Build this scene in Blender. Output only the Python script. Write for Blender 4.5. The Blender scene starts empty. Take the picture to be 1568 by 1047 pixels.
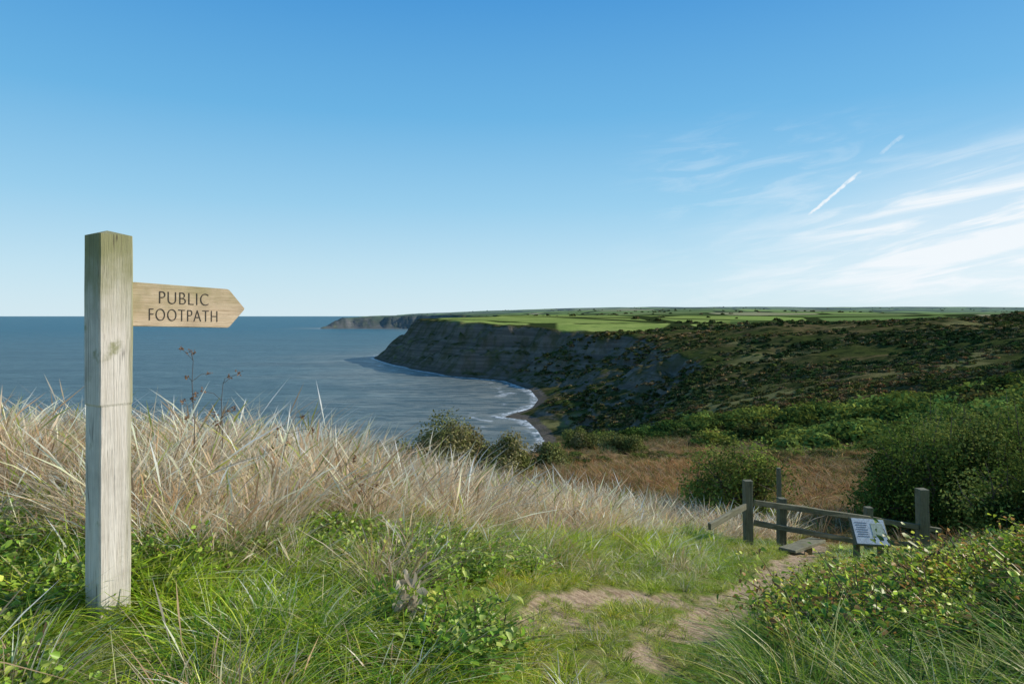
import bpy, bmesh, math, numpy as np
from mathutils import Vector, Matrix
rng = np.random.default_rng(7)
EYE = 80.0
F = 1045.0
scene = bpy.context.scene
SUN_B, SUN_E = math.radians(71), math.radians(28)

# ------------------------------------------------------------------ helpers
def link(o):
    scene.collection.objects.link(o); return o

def mesh_arrays(name, V, faces, col=None, mat=None, smooth=False, attrs=None):
    me = bpy.data.meshes.new(name)
    V = np.asarray(V, dtype=np.float32)
    if not isinstance(faces, list): faces = [faces]
    faces = [f for f in faces if len(f)]
    loops = np.concatenate([f.ravel() for f in faces]).astype(np.int32)
    tot = np.concatenate([np.full(len(f), f.shape[1]) for f in faces]).astype(np.int32)
    st = np.concatenate([[0], np.cumsum(tot)[:-1]]).astype(np.int32)
    me.vertices.add(len(V)); me.vertices.foreach_set("co", V.ravel())
    me.loops.add(len(loops)); me.loops.foreach_set("vertex_index", loops)
    me.polygons.add(len(tot)); me.polygons.foreach_set("loop_start", st)
    me.polygons.foreach_set("loop_total", tot)
    if smooth: me.polygons.foreach_set("use_smooth", np.ones(len(tot), dtype=bool))
    me.update(calc_edges=True)
    if col is not None:
        a = me.color_attributes.new("Col", 'FLOAT_COLOR', 'POINT')
        c = np.ones((len(V), 4), dtype=np.float32); c[:, :3] = np.clip(col, 0, .95)
        a.data.foreach_set("color", c.ravel())
    if attrs:
        for k, v in attrs.items():
            a = me.attributes.new(k, 'FLOAT', 'POINT'); a.data.foreach_set("value", np.asarray(v, dtype=np.float32))
    if mat: me.materials.append(mat)
    return me

def _h(ix, iy, seed):
    v = np.sin(ix * 127.1 + iy * 311.7 + seed * 74.7) * 43758.5453
    return v - np.floor(v)
def vn(x, y, seed=0):
    ix = np.floor(x); iy = np.floor(y); fx = x - ix; fy = y - iy
    fx = fx * fx * (3 - 2 * fx); fy = fy * fy * (3 - 2 * fy)
    a = _h(ix, iy, seed); b = _h(ix + 1, iy, seed); c = _h(ix, iy + 1, seed); d = _h(ix + 1, iy + 1, seed)
    return (a * (1 - fx) + b * fx) * (1 - fy) + (c * (1 - fx) + d * fx) * fy
def fbm(x, y, seed=0, o=4):
    s = 0; a = .5; t = 0
    for i in range(o):
        s = s + a * vn(x, y, seed + i); t += a; a *= .5; x = x * 2.03 + 11.3; y = y * 2.03 + 4.7
    return s / t * 2 - 1
def sstep(a, b, x):
    t = np.clip((x - a) / (b - a), 0, 1); return t * t * (3 - 2 * t)

# ------------------------------------------------------------------ terrain heights (table fitted to image pixel coordinates: distance rows, bearing columns)
TU = (np.array([-250, 0, 200, 400, 600, 800, 1000, 1200, 1400, 1568, 1800]) - 784) / F
TY = np.array([.8, 3, 5, 8, 12, 20, 40, 80, 120, 180, 260, 360, 450, 600, 800, 1200, 1800, 2500, 4000, 6500, 9000, 14000])
TZ = np.array([
 [-1.35,-1.35,-1.35,-1.37,-1.4,-1.42,-1.45,-1.45,-1.45,-1.4,-1.4],
 [-1.33,-1.33,-1.30,-1.38,-1.45,-1.52,-1.6,-1.65,-1.7,-1.6,-1.5],
 [-1.33,-1.35,-1.38,-1.5,-1.65,-1.95,-2.15,-2.2,-2.1,-2.0,-1.8],
 [-1.40,-1.45,-1.5,-1.75,-2.1,-2.55,-2.8,-3.0,-3.0,-2.8,-2.5],
 [-2.3,-2.3,-2.4,-2.7,-3.0,-3.4,-3.75,-3.9,-4.2,-4.0,-3.5],
 [-6,-6,-6,-5.5,-5.0,-5.2,-5.4,-5.8,-6.2,-6,-5.5],
 [-25,-25,-22,-14,-9.2,-9.0,-9.0,-9.3,-9.5,-9.3,-9],
 [-65,-65,-60,-40,-19,-15.7,-15.5,-15.3,-14.5,-13,-12],
 [-80,-80,-78,-70,-45,-24,-20,-19,-17.5,-14.5,-12],
 [-80,-80,-80,-78,-78,-47,-31,-26,-21.5,-15,-12],
 [-80,-80,-80,-80,-78,-72,-42,-29,-22,-16,-12],
 [-80,-80,-80,-80,-80,-80,-44,-27,-15,-8,-6],
 [-80,-80,-80,-80,-75,-65,-37,-20,-7,-3,-1],
 [-20,-20,-20,-20,-30,-40,-29,-11,-4,-1,0],
 [-10,-10,-10,-10,-10,-16,-20,-9,-4,0,0],
 [-6,-6,-6,-6,-5,-8,-14,-14,-10,-6,-5],
 [0,0,0,0,0,1,-2,-4,-3,0,0],
 [0,0,0,0,0,6,7,6,6,6,6],
 [-2,-2,-2,-4,2,20,33,32,28,28,28],
 [0,0,0,0,5,60,85,80,84,78,80],
 [0,0,0,0,10,70,105,124,104,112,100],
 [0,0,0,0,10,70,90,90,90,90,90]], dtype=float)
def table(s, ly):
    s = np.clip(s, TU[0], TU[-1] - 1e-6); L = np.log(TY); ly = np.clip(ly, L[0], L[-1] - 1e-6)
    i = np.clip(np.searchsorted(L, ly, side='right') - 1, 0, len(L) - 2)
    j = np.clip(np.searchsorted(TU, s, side='right') - 1, 0, len(TU) - 2)
    a = (ly - L[i]) / (L[i + 1] - L[i]); b = (s - TU[j]) / (TU[j + 1] - TU[j])
    return (TZ[i, j] * (1 - b) + TZ[i, j + 1] * b) * (1 - a) + (TZ[i + 1, j] * (1 - b) + TZ[i + 1, j + 1] * b) * a
def plateau(x, y):
    r = np.hypot(x, y); th = np.arctan2(x, y)
    thc = np.clip(th, math.radians(-45), math.radians(45))
    s = np.tan(thc); ye = np.maximum(r * np.cos(thc), .5); ly = np.log(ye)
    z = 0; n = 0
    for ds in (-.07, 0, .07):
        for dl in (-.13, 0, .13):
            z = z + table(s + ds, ly + dl); n += 1
    return z / n

COAST = np.array([(-400,-1500),(-150,-400),(-95,-50),(-85,40),(-70,110),(-35,190),(5,310),(22,440),(18,480),(10,525),(-6,543),(4,565),(18,600),(26,655),
 (20,733),(-7,844),(-50,890),(-83,919),(-140,1020),(-204,1161),(-258,1306),(-235,1400),(-120,1650),(-150,2600),(-450,3700),(-600,4250),(-850,4360),(-1040,4380),(-1225,4330),
 (-1260,4500),(-1000,6000),(-800,16000),(20000,16000),(20000,-1500)], dtype=float)
def coast_d(x, y):
    best = np.full(x.shape, 1e18); inside = np.zeros(x.shape, bool)
    n = len(COAST)
    for i in range(n):
        ax, ay = COAST[i]; bx, by = COAST[(i + 1) % n]
        dx, dy = bx - ax, by - ay
        t = np.clip(((x - ax) * dx + (y - ay) * dy) / (dx * dx + dy * dy), 0, 1)
        d2 = (x - ax - t * dx) ** 2 + (y - ay - t * dy) ** 2
        best = np.minimum(best, d2)
        if ay != by:
            c = ((ay > y) != (by > y)) & (x < (bx - ax) * (y - ay) / (by - ay) + ax)
            inside ^= c
    d = np.sqrt(best) * np.where(inside, 1, -1)
    k = np.clip(y / 900, .3, 3)
    return d + fbm(x / (45 * k), y / (45 * k), 3, 4) * 11 * k
def height(x, y):
    P = plateau(x, y) + EYE
    r = np.hypot(x, y)
    n = 0
    for S, r0, r1, A in ((1.1, 0, 25, .05), (5, 6, 120, .22), (22, 40, 1000, 1.6), (85, 150, 1100, 8.0), (900, 2500, 1e6, 16)):
        w = sstep(r0 * .6, r0 + .01, r) * (1 - sstep(r1, r1 * 1.4, r))
        if S == 85: w = w * (1 - .75 * sstep(650, 1000, r))
        n = n + w * A * fbm(x / S, y / S, int(S), 4)
    P = P + n
    far = r > 60
    d = np.full(x.shape, 1e4)
    if far.any(): d[far] = coast_d(x[far], y[far])
    w = np.interp(y, [0, 300, 500, 700, 850, 1000, 2000, 4000], [30, 60, 120, 140, 100, 80, 90, 130])
    t = d / w
    g = fbm(x / 30, y / 30, 9, 4) * .16 + fbm(x / 9, y / 9, 19, 3) * .045
    g = g - .12 * np.abs(fbm(x / 55, y / 55, 29, 3)) * 2
    t2 = np.clip(t + g * np.clip(t * 3, 0, 1) * np.clip((1.3 - t) * 2, 0, 1), 0, 1)
    prof = np.interp(t2, [0, .05, .12, .44, .6, .8, .9, 1.0], [0, .035, .10, .48, .60, .86, .97, 1.0])
    z = np.where(t <= 0, -6 + 0 * P, prof * P)
    z = np.where(t <= 0, np.maximum(-6, t * 40), z)
    return z, d
def H(x, y):
    return height(np.asarray(x, float), np.asarray(y, float))[0]

PATH = [np.array([(.35, .9), (.52, 2.4), (.75, 3.3), (1.12, 4.3), (1.55, 5.1), (2.0, 6.0), (2.95, 7.7), (3.9, 9.4), (4.75, 11.0), (6.2, 14), (7, 20)]),
        np.array([(.05, 3.8), (.2, 4.15), (.44, 4.8), (.75, 5.25), (1.15, 5.6), (1.6, 5.9)])]
def pathd(x, y):
    best = np.full(np.shape(x), 1e9)
    for P in PATH:
        for i in range(len(P) - 1):
            ax, ay = P[i]; bx, by = P[i + 1]; dx, dy = bx - ax, by - ay
            t = np.clip(((x - ax) * dx + (y - ay) * dy) / (dx * dx + dy * dy), 0, 1)
            best = np.minimum(best, np.hypot(x - ax - t * dx, y - ay - t * dy))
    return best + fbm(np.asarray(x) * 2.2, np.asarray(y) * 2.2, 5, 3) * .16
def path_x(y):
    P = PATH[0]; return np.interp(y, P[:, 1], P[:, 0])
def worn(x, y): return fbm(np.asarray(x) * 1.3 + 5, np.asarray(y) * 1.3, 8, 3)

# ------------------------------------------------------------------ materials
def newmat(name):
    m = bpy.data.materials.new(name); m.use_nodes = True
    nt = m.node_tree; nt.nodes.clear()
    return m, nt
class NB:
    def __init__(s, nt): s.nt = nt
    def n(s, t, **k):
        nd = s.nt.nodes.new(t)
        for a, b in k.items(): setattr(nd, a, b)
        return nd
    def l(s, a, b): s.nt.links.new(a, b)
    def val(s, sock, v):
        if hasattr(v, 'links'): s.l(v, sock)
        else: sock.default_value = v
    def m(s, op, a, b=0.0, c=0.0, clamp=False):
        nd = s.n('ShaderNodeMath', operation=op, use_clamp=clamp)
        s.val(nd.inputs[0], a); s.val(nd.inputs[1], b); s.val(nd.inputs[2], c); return nd.outputs[0]
    def mix(s, f, a, b, bt='MIX'):
        nd = s.n('ShaderNodeMix', data_type='RGBA', blend_type=bt)
        s.val(nd.inputs[0], f); s.val(nd.inputs[6], a if hasattr(a, 'links') else (*a, 1)); s.val(nd.inputs[7], b if hasattr(b, 'links') else (*b, 1))
        return nd.outputs[2]
    def ramp(s, f, stops, interp='LINEAR'):
        nd = s.n('ShaderNodeValToRGB'); cr = nd.color_ramp; cr.interpolation = interp
        while len(cr.elements) < len(stops): cr.elements.new(.5)
        for e, (p, c) in zip(cr.elements, stops):
            e.position = p; e.color = (*c, 1) if len(c) == 3 else c
        s.val(nd.inputs[0], f); return nd.outputs[0]
    def noise(s, vec, scale, detail=4, rough=.55, dist=0.):
        nd = s.n('ShaderNodeTexNoise'); nd.inputs['Scale'].default_value = scale; nd.inputs['Detail'].default_value = detail
        nd.inputs['Roughness'].default_value = rough; nd.inputs['Distortion'].default_value = dist
        if vec is not None: s.l(vec, nd.inputs['Vector'])
        return nd.outputs[0]
    def mr(s, v, a, b, c=0., d=1.):
        nd = s.n('ShaderNodeMapRange', interpolation_type='SMOOTHSTEP'); s.val(nd.inputs[0], v)
        nd.inputs[1].default_value = a; nd.inputs[2].default_value = b; nd.inputs[3].default_value = c; nd.inputs[4].default_value = d
        return nd.outputs[0]
    def mapping(s, vec, sc=(1, 1, 1), rot=(0, 0, 0), loc=(0, 0, 0)):
        nd = s.n('ShaderNodeMapping'); s.l(vec, nd.inputs[0]); nd.inputs['Scale'].default_value = sc
        nd.inputs['Rotation'].default_value = rot; nd.inputs['Location'].default_value = loc; return nd.outputs[0]

def leaf_mat(name, transl=.35, gloss=.0):
    m, nt = newmat(name); b = NB(nt)
    at = b.n('ShaderNodeAttribute', attribute_name='Col').outputs['Color']
    p = b.n('ShaderNodeBsdfDiffuse'); b.l(at, p.inputs[0]); out = p.outputs[0]
    if transl > 0:
        t = b.n('ShaderNodeBsdfTranslucent'); b.l(at, t.inputs[0])
        mx = b.n('ShaderNodeMixShader'); mx.inputs[0].default_value = transl
        b.l(p.outputs[0], mx.inputs[1]); b.l(t.outputs[0], mx.inputs[2]); out = mx.outputs[0]
    if gloss > 0:
        g = b.n('ShaderNodeBsdfGlossy'); g.inputs['Roughness'].default_value = .4; g.inputs['Color'].default_value = (1, .95, .8, 1)
        m2 = b.n('ShaderNodeMixShader'); m2.inputs[0].default_value = gloss; b.l(out, m2.inputs[1]); b.l(g.outputs[0], m2.inputs[2]); out = m2.outputs[0]
    o = b.n('ShaderNodeOutputMaterial'); b.l(out, o.inputs[0])
    return m
M_GRASS = leaf_mat('grass_blades', .45, .025)
M_DRY = leaf_mat('dry_straw', .48, 0)
M_LEAF = leaf_mat('leaves', .38, .03)
M_SHRUB = leaf_mat('shrub_foliage', .22, 0)
M_SCRUB = leaf_mat('scrub_foliage', 0, 0)

def wood_mat(name, c1, c2, dark, green=.5, scale=1.0, crack=True, axis='Z'):
    m, nt = newmat(name); b = NB(nt)
    tc = b.n('ShaderNodeTexCoord').outputs['Object']
    sc = (1, 1, .045) if axis == 'Z' else (.045, 1, 1)
    v = b.mapping(tc, sc)
    g1 = b.noise(v, 70 * scale, 6, .65, .5); g2 = b.noise(tc, 5 * scale, 4, .6)
    g3 = b.noise(v, 230 * scale, 3, .6)
    c = b.mix(b.mr(g1, .3, .7), c1, c2)
    c = b.mix(b.m('MULTIPLY', b.mr(g3, .52, .72), .45), c, dark)
    c = b.mix(b.mr(g2, .42, .72, 0, .5), c, tuple(x * .62 for x in c1))
    if green > 0:
        sep = b.n('ShaderNodeSeparateXYZ'); b.l(tc, sep.inputs[0])
        hi = b.mr(b.m('ADD', sep.outputs[2], b.m('MULTIPLY', b.noise(tc, 9, 4), .35)), 1.42 if axis == 'Z' else 1.55, 1.86 if axis == 'Z' else 1.75)
        edge = b.mr(b.m('ADD', sep.outputs[0], b.m('MULTIPLY', b.noise(v, 30, 4), .06)), .14, .175) if axis == 'Z' else 0.0
        ge = b.m('MULTIPLY', b.m('MAXIMUM', b.m('MAXIMUM', hi, edge), b.mr(b.noise(tc, 7, 5, .6), .58, .74)), green)
        c = b.mix(ge, c, (.2, .2, .055))
    if crack:
        for lo, sc_, th in (((3, 1, 2), 34, .013), ((7, 4, 1), 15, .008)):
            cr = b.noise(b.mapping(tc, (1, 1, .02) if axis == 'Z' else (.02, 1, 1), loc=lo), sc_ * scale, 2, .5, .3)
            k = b.m('SUBTRACT', 1.0, b.mr(b.m('ABSOLUTE', b.m('SUBTRACT', cr, .5)), .0, th))
            k = b.m('MULTIPLY', k, b.mr(b.noise(b.mapping(tc, loc=lo), 4, 2), .48, .58))
            c = b.mix(b.m('MULTIPLY', k, .8), c, tuple(x * .3 for x in dark))
    p = b.n('ShaderNodeBsdfPrincipled'); p.inputs['Roughness'].default_value = .85; p.inputs['Specular IOR Level'].default_value = .2
    b.l(c, p.inputs['Base Color'])
    bp = b.n('ShaderNodeBump'); bp.inputs['Strength'].default_value = .6; bp.inputs['Distance'].default_value = .004
    b.l(b.m('ADD', g1, g3), bp.inputs['Height']); b.l(bp.outputs[0], p.inputs['Normal'])
    o = b.n('ShaderNodeOutputMaterial'); b.l(p.outputs[0], o.inputs[0])
    return m
M_POST = wood_mat('weathered_post_wood', (.62, .55, .46), (.78, .71, .62), (.28, .22, .16), .8)
M_BOARD = wood_mat('weathered_board_wood', (.54, .40, .26), (.66, .52, .36), (.25, .16, .09), .55, axis='X', crack=False)
M_FENCE = wood_mat('fence_wood', (.14, .135, .085), (.23, .22, .145), (.06, .05, .03), .6)
def plain(name, c, r=.7):
    m, nt = newmat(name); b = NB(nt)
    tc = b.n('ShaderNodeTexCoord').outputs['Object']
    p = b.n('ShaderNodeBsdfPrincipled'); p.inputs['Roughness'].default_value = r
    b.l(b.mix(b.mr(b.noise(tc, 30), .35, .65), c, tuple(x * .7 for x in c)), p.inputs['Base Color'])
    o = b.n('ShaderNodeOutputMaterial'); b.l(p.outputs[0], o.inputs[0]); return m
M_LET = plain('carved_letter_paint', (.035, .022, .015))
M_BARK = plain('bark', (.12, .09, .065), .9)
M_PANEL = plain('panel_print', (.62, .68, .72), .35)
M_PRINT = plain('panel_text_ink', (.1, .14, .2), .5)

def terrain_mat():
    m, nt = newmat('land'); b = NB(nt)
    geo = b.n('ShaderNodeNewGeometry'); pos = geo.outputs['Position']
    A = lambda n: b.n('ShaderNodeAttribute', attribute_name=n).outputs['Fac']
    path, mid, heath, field, cliff, far = [A(k) for k in ('path', 'mid', 'heath', 'field', 'cliff', 'far')]
    c = b.mix(b.mr(b.noise(pos, 3), .4, .6), (.12, .18, .025), (.2, .18, .07))
    br = b.mix(b.mr(b.noise(pos, .35, 6, .65), .38, .62), (.14, .13, .04), (.29, .19, .10))
    br = b.mix(b.mr(b.noise(pos, 2.5, 5, .7), .45, .62, 0, .8), br, (.07, .055, .025))
    c = b.mix(mid, c, br)
    n1 = b.noise(pos, .018, 6, .6); n2 = b.noise(pos, .12, 6, .7)
    he = b.mix(b.mr(n1, .4, .6), (.06, .075, .02), (.13, .10, .045))
    he = b.mix(b.mr(n2, .42, .6), he, (.035, .045, .015))
    he = b.mix(b.mr(b.noise(b.mapping(pos, loc=(50, 20, 0)), .011, 4, .5), .56, .64, 0, .7), he, (.22, .2, .08))
    c = b.mix(heath, c, he)
    wv = b.mapping(pos, (1 / 300, 1 / 420, 0), (0, 0, .35))
    vo = b.n('ShaderNodeTexVoronoi', feature='F1'); vo.inputs['Scale'].default_value = 1; b.l(wv, vo.inputs['Vector'])
    ve = b.n('ShaderNodeTexVoronoi', feature='DISTANCE_TO_EDGE'); ve.inputs['Scale'].default_value = 1; b.l(wv, ve.inputs['Vector'])
    sp = b.n('ShaderNodeSeparateColor'); b.l(vo.outputs['Color'], sp.inputs[0])
    fc = b.ramp(sp.outputs[0], [(0, (.14, .21, .06)), (.3, (.24, .33, .08)), (.45, (.17, .21, .08)), (.6, (.07, .11, .035)), (.75, (.32, .30, .17)), (.84, (.2, .3, .07))], 'CONSTANT')
    fc = b.mix(b.mr(b.noise(b.mapping(pos, (.2, 1, 1)), .03, 4), .35, .65, 0, .35), fc, (.14, .19, .06))
    nearf = b.mr(b.n('ShaderNodeAttribute', attribute_name='bright').outputs['Fac'], .2, .8)
    fc = b.mix(b.m('MULTIPLY', nearf, .8), fc, b.mix(b.mr(b.noise(pos, .012, 5), .4, .6), (.19, .25, .06), (.28, .33, .09)))
    fc = b.mix(b.mr(ve.outputs['Distance'], .04, .06, 1, 0), fc, (.03, .045, .015))
    wood = b.mr(b.noise(b.mapping(pos, (1, .6, 1)), .0022, 5, .6), .53, .57)
    fc = b.mix(b.m('MULTIPLY', wood, far), fc, (.035, .05, .02))
    c = b.mix(field, c, fc)
    sx = b.n('ShaderNodeSeparateXYZ'); b.l(pos, sx.inputs[0])
    st = b.noise(b.mapping(pos, (.006, .006, .28)), 1.0, 6, .65, .5)
    ck = b.mix(b.mr(st, .36, .64), (.115, .097, .077), (.21, .175, .135))
    ck = b.mix(b.mr(b.noise(b.mapping(pos, (.05, .05, .012)), 1.0, 6, .65), .44, .62, 0, .75), ck, (.085, .082, .037))
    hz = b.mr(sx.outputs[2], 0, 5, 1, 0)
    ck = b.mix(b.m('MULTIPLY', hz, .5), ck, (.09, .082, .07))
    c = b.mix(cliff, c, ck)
    pe = b.mix(b.mr(b.noise(pos, 14, 6, .7), .4, .62), (.46, .34, .23), (.25, .175, .11))
    pe = b.mix(b.mr(b.noise(pos, 5, 3, .6), .56, .66, 0, .6), pe, (.15, .18, .04))
    c = b.mix(path, c, pe)
    c = b.mix(b.m('MULTIPLY', far, .3), c, (.27, .37, .42))  # aerial haze painted into the land's base colour, growing with distance
    p = b.n('ShaderNodeBsdfDiffuse')
    b.l(c, p.inputs['Color'])
    bp = b.n('ShaderNodeBump'); bp.inputs['Strength'].default_value = .8; bp.inputs['Distance'].default_value = .04
    b.l(b.noise(pos, 16, 6, .7), bp.inputs['Height'])
    bp2 = b.n('ShaderNodeBump'); bp2.inputs['Distance'].default_value = 4.0
    b.l(b.m('MAXIMUM', b.m('MULTIPLY', cliff, .8), b.m('MULTIPLY', heath, .35)), bp2.inputs['Strength'])
    b.l(b.m('ADD', b.noise(pos, .09, 8, .7), b.m('MULTIPLY', st, .2)), bp2.inputs['Height']); b.l(bp.outputs[0], bp2.inputs['Normal'])
    b.l(bp2.outputs[0], p.inputs['Normal'])
    o = b.n('ShaderNodeOutputMaterial'); b.l(p.outputs[0], o.inputs[0])
    return m

# ------------------------------------------------------------------ terrain mesh
def polar(rs, nth_f=520, nth_b=70, half=50):
    tf = np.radians(np.linspace(-half, half, nth_f)); tb = np.radians(np.linspace(half, 360 - half, nth_b)[1:-1])
    th = np.concatenate([tf, tb]); nt_ = len(th)
    R, T = np.meshgrid(rs, th, indexing='ij')
    X = R * np.sin(T); Y = R * np.cos(T)
    i = np.arange(len(rs) - 1)[:, None]; j = np.arange(nt_)[None, :]; j2 = (j + 1) % nt_
    Fq = np.stack([i * nt_ + j, i * nt_ + j2, (i + 1) * nt_ + j2, (i + 1) * nt_ + j], -1).reshape(-1, 4)
    return X.ravel(), Y.ravel(), Fq[:, ::-1]
rs = np.concatenate([np.geomspace(.05, .8, 12)[:-1], np.geomspace(.8, 400, 330)[:-1], np.geomspace(400, 1600, 300)[:-1], np.geomspace(1600, 13000, 150)])
X, Y, Fq = polar(rs)
Z, D = height(X, Y)
r = np.hypot(X, Y)
pd = pathd(X, Y)
e = np.maximum(r * .004, .05)
gx = (H(X + e, Y) - Z) / e; gy = (H(X, Y + e) - Z) / e
slope = np.hypot(gx, gy)
Z = Z - .035 * (1 - sstep(.05, .3, pd)) * (r < 14)
w = np.interp(Y, [0, 300, 500, 700, 850, 1000, 2000, 4000], [30, 60, 120, 140, 100, 80, 90, 130])
S_ = X / np.maximum(Y, 1)
inl = D / w
attr_path = (1 - sstep(.18, .3, pd)) * (Y < 13) * sstep(-.55, -.3, worn(X, Y))
attr_mid = sstep(9, 14, r)
attr_heath = sstep(90, 130, r)
nb = fbm(X / 60, Y / 60, 44, 4)
RY = ([-.2, .05, .12, .22, .32, .5, .75], [850, 870, 850, 900, 1000, 1050, 1100])
ridge_y = np.interp(S_, *RY)
attr_field = sstep(0, 15, Y - ridge_y + nb * 60) * sstep(.95, 1.1, inl + nb * .12) * (Y > 450)
attr_bright = (Y < 1900) * (S_ < .32) * 1.0
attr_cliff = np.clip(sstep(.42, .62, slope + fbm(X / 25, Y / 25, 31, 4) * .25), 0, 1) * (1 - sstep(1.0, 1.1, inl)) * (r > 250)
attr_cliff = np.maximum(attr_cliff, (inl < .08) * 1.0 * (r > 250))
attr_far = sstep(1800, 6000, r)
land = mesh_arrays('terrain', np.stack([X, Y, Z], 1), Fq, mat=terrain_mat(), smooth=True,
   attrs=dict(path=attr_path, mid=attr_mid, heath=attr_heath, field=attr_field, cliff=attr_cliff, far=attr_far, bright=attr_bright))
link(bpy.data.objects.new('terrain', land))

# ------------------------------------------------------------------ sea
rs2 = np.concatenate([np.geomspace(60, 350, 30)[:-1], np.geomspace(350, 1700, 420)[:-1], np.geomspace(1700, 6000, 120)[:-1], np.geomspace(6000, 400000, 40)])
X2, Y2, F2 = polar(rs2)
D2 = coast_d(X2, Y2)
def sea_mat():
    m, nt = newmat('sea_water'); b = NB(nt)
    pos = b.n('ShaderNodeNewGeometry').outputs['Position']
    sh = b.n('ShaderNodeAttribute', attribute_name='shore').outputs['Fac']
    dist = b.n('ShaderNodeAttribute', attribute_name='off').outputs['Fac']
    silt = b.m('MULTIPLY', b.mr(b.m('ADD', sh, b.m('MULTIPLY', b.noise(b.mapping(pos, (.6, 1, 1)), .004, 5, .6, 1.0), 500)), 560, 180), .8)
    c = b.mix(dist, (.11, .175, .175), (.025, .13, .165))
    c = b.mix(silt, c, (.30, .285, .23))
    c = b.mix(b.mr(b.noise(b.mapping(pos, (.25, 1, 1), (0, 0, .5)), .01, 6, .6), .4, .65, 0, .5), c, (.05, .09, .10))
    rip = b.noise(b.mapping(pos, (.35, 1, 1), (0, 0, .35)), .09, 7, .7, .3)
    c = b.mix(b.mr(rip, .44, .60, 0, .7), c, (.03, .07, .08))
    swell = b.noise(b.mapping(pos, (1, 1, 1)), .035, 5, .65, .5)
    f1 = b.mr(b.m('ADD', sh, b.m('MULTIPLY', swell, 26)), 24, 14)
    fn = b.mr(b.noise(pos, .16, 5, .7, .8), .44, .56)
    foam = b.m('MULTIPLY', f1, fn)
    f2 = b.m('MULTIPLY', b.mr(b.m('ABSOLUTE', b.m('SUBTRACT', b.m('ADD', sh, b.m('MULTIPLY', swell, 60)), 58)), 5, 1), b.mr(b.noise(pos, .03, 4, .6), .5, .6))
    foam = b.m('MAXIMUM', foam, b.m('MULTIPLY', f2, .5))
    cap = b.mr(b.noise(b.mapping(pos, (.5, 1.6, 1), (0, 0, .25)), .07, 4, .75), .69, .74, 0, .45)
    foam = b.m('MAXIMUM', foam, b.m('MULTIPLY', cap, b.mr(sh, 60, 200)))
    c = b.mix(foam, c, (.8, .82, .82))
    p = b.n('ShaderNodeBsdfPrincipled'); b.l(c, p.inputs['Base Color'])
    p.inputs['Roughness'].default_value = .35; p.inputs['IOR'].default_value = 1.33; p.inputs['Specular IOR Level'].default_value = .2
    bp = b.n('ShaderNodeBump'); bp.inputs['Strength'].default_value = 1.0; bp.inputs['Distance'].default_value = 4.0
    wv = b.m('ADD', rip, b.m('MULTIPLY', b.noise(b.mapping(pos, (.3, 1, 1), (0, 0, .4)), .012, 3, .5), 2.0))
    b.l(wv, bp.inputs['Height']); b.l(bp.outputs[0], p.inputs['Normal'])
    o = b.n('ShaderNodeOutputMaterial'); b.l(p.outputs[0], o.inputs[0]); return m
sea = mesh_arrays('sea', np.stack([X2, Y2, np.zeros_like(X2)], 1), F2, mat=sea_mat(), attrs=dict(shore=np.clip(-D2, -5, 5000), off=sstep(600, 5000, np.hypot(X2, Y2))))
link(bpy.data.objects.new('sea', sea))

# ------------------------------------------------------------------ vegetation prototypes (numpy): (V, [faces], C)
def tuft(n, L, rad, wid, droop, segs, cols, lean=.25, seedhead=0., bias=(0, 0), root_dark=.4):
    V = []; C = []; Qs = []; Ts = []
    off = 0
    cols = np.array(cols)
    for i in range(n):
        a = rng.uniform(0, 2 * math.pi); rr = rad * math.sqrt(rng.random())
        root = np.array([rr * math.cos(a + rng.normal(0, .6)), rr * math.sin(a + rng.normal(0, .6)), -.03])
        d = np.array([math.cos(a) + bias[0], math.sin(a) + bias[1], 0]); d /= np.linalg.norm(d) + 1e-6
        l = L * rng.uniform(.4, 1.15); ln = lean * rng.uniform(.2, 1.6); dr = droop * rng.uniform(.3, 1.5)
        wd = np.array([-d[1], d[0], 0]); ang = rng.uniform(-.9, .9)
        wd = wd * math.cos(ang) + d * math.sin(ang)
        side = wd * wid * rng.uniform(.6, 1.3) * .5
        wob = wd * rng.normal(0, .06) * l
        c = cols[rng.integers(len(cols))] * rng.uniform(.7, 1.3)
        sh = rng.random() < seedhead
        if sh: l *= 1.2
        for k in range(segs):
            tt = k / segs
            p = root + d * l * (ln * tt + dr * tt * tt) + np.array([0, 0, l * (tt - .45 * dr * tt * tt)]) + wob * tt * tt
            ww = (1 - tt) ** .6 if not sh else (.45 if tt < .7 else 2.2)
            V += [p - side * ww, p + side * ww]
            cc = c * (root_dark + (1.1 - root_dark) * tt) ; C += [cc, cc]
        p = root + d * l * (ln + dr) + np.array([0, 0, l * (1 - .45 * dr)]) + wob
        V.append(p); C.append(c * 1.15)
        for k in range(segs - 1):
            b0 = off + 2 * k; Qs.append([b0, b0 + 1, b0 + 3, b0 + 2])
        b0 = off + 2 * (segs - 1); Ts.append([b0, b0 + 1, b0 + 2])
        off += 2 * segs + 1
    return (np.array(V), [np.array(Qs), np.array(Ts)], np.array(C))

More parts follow.
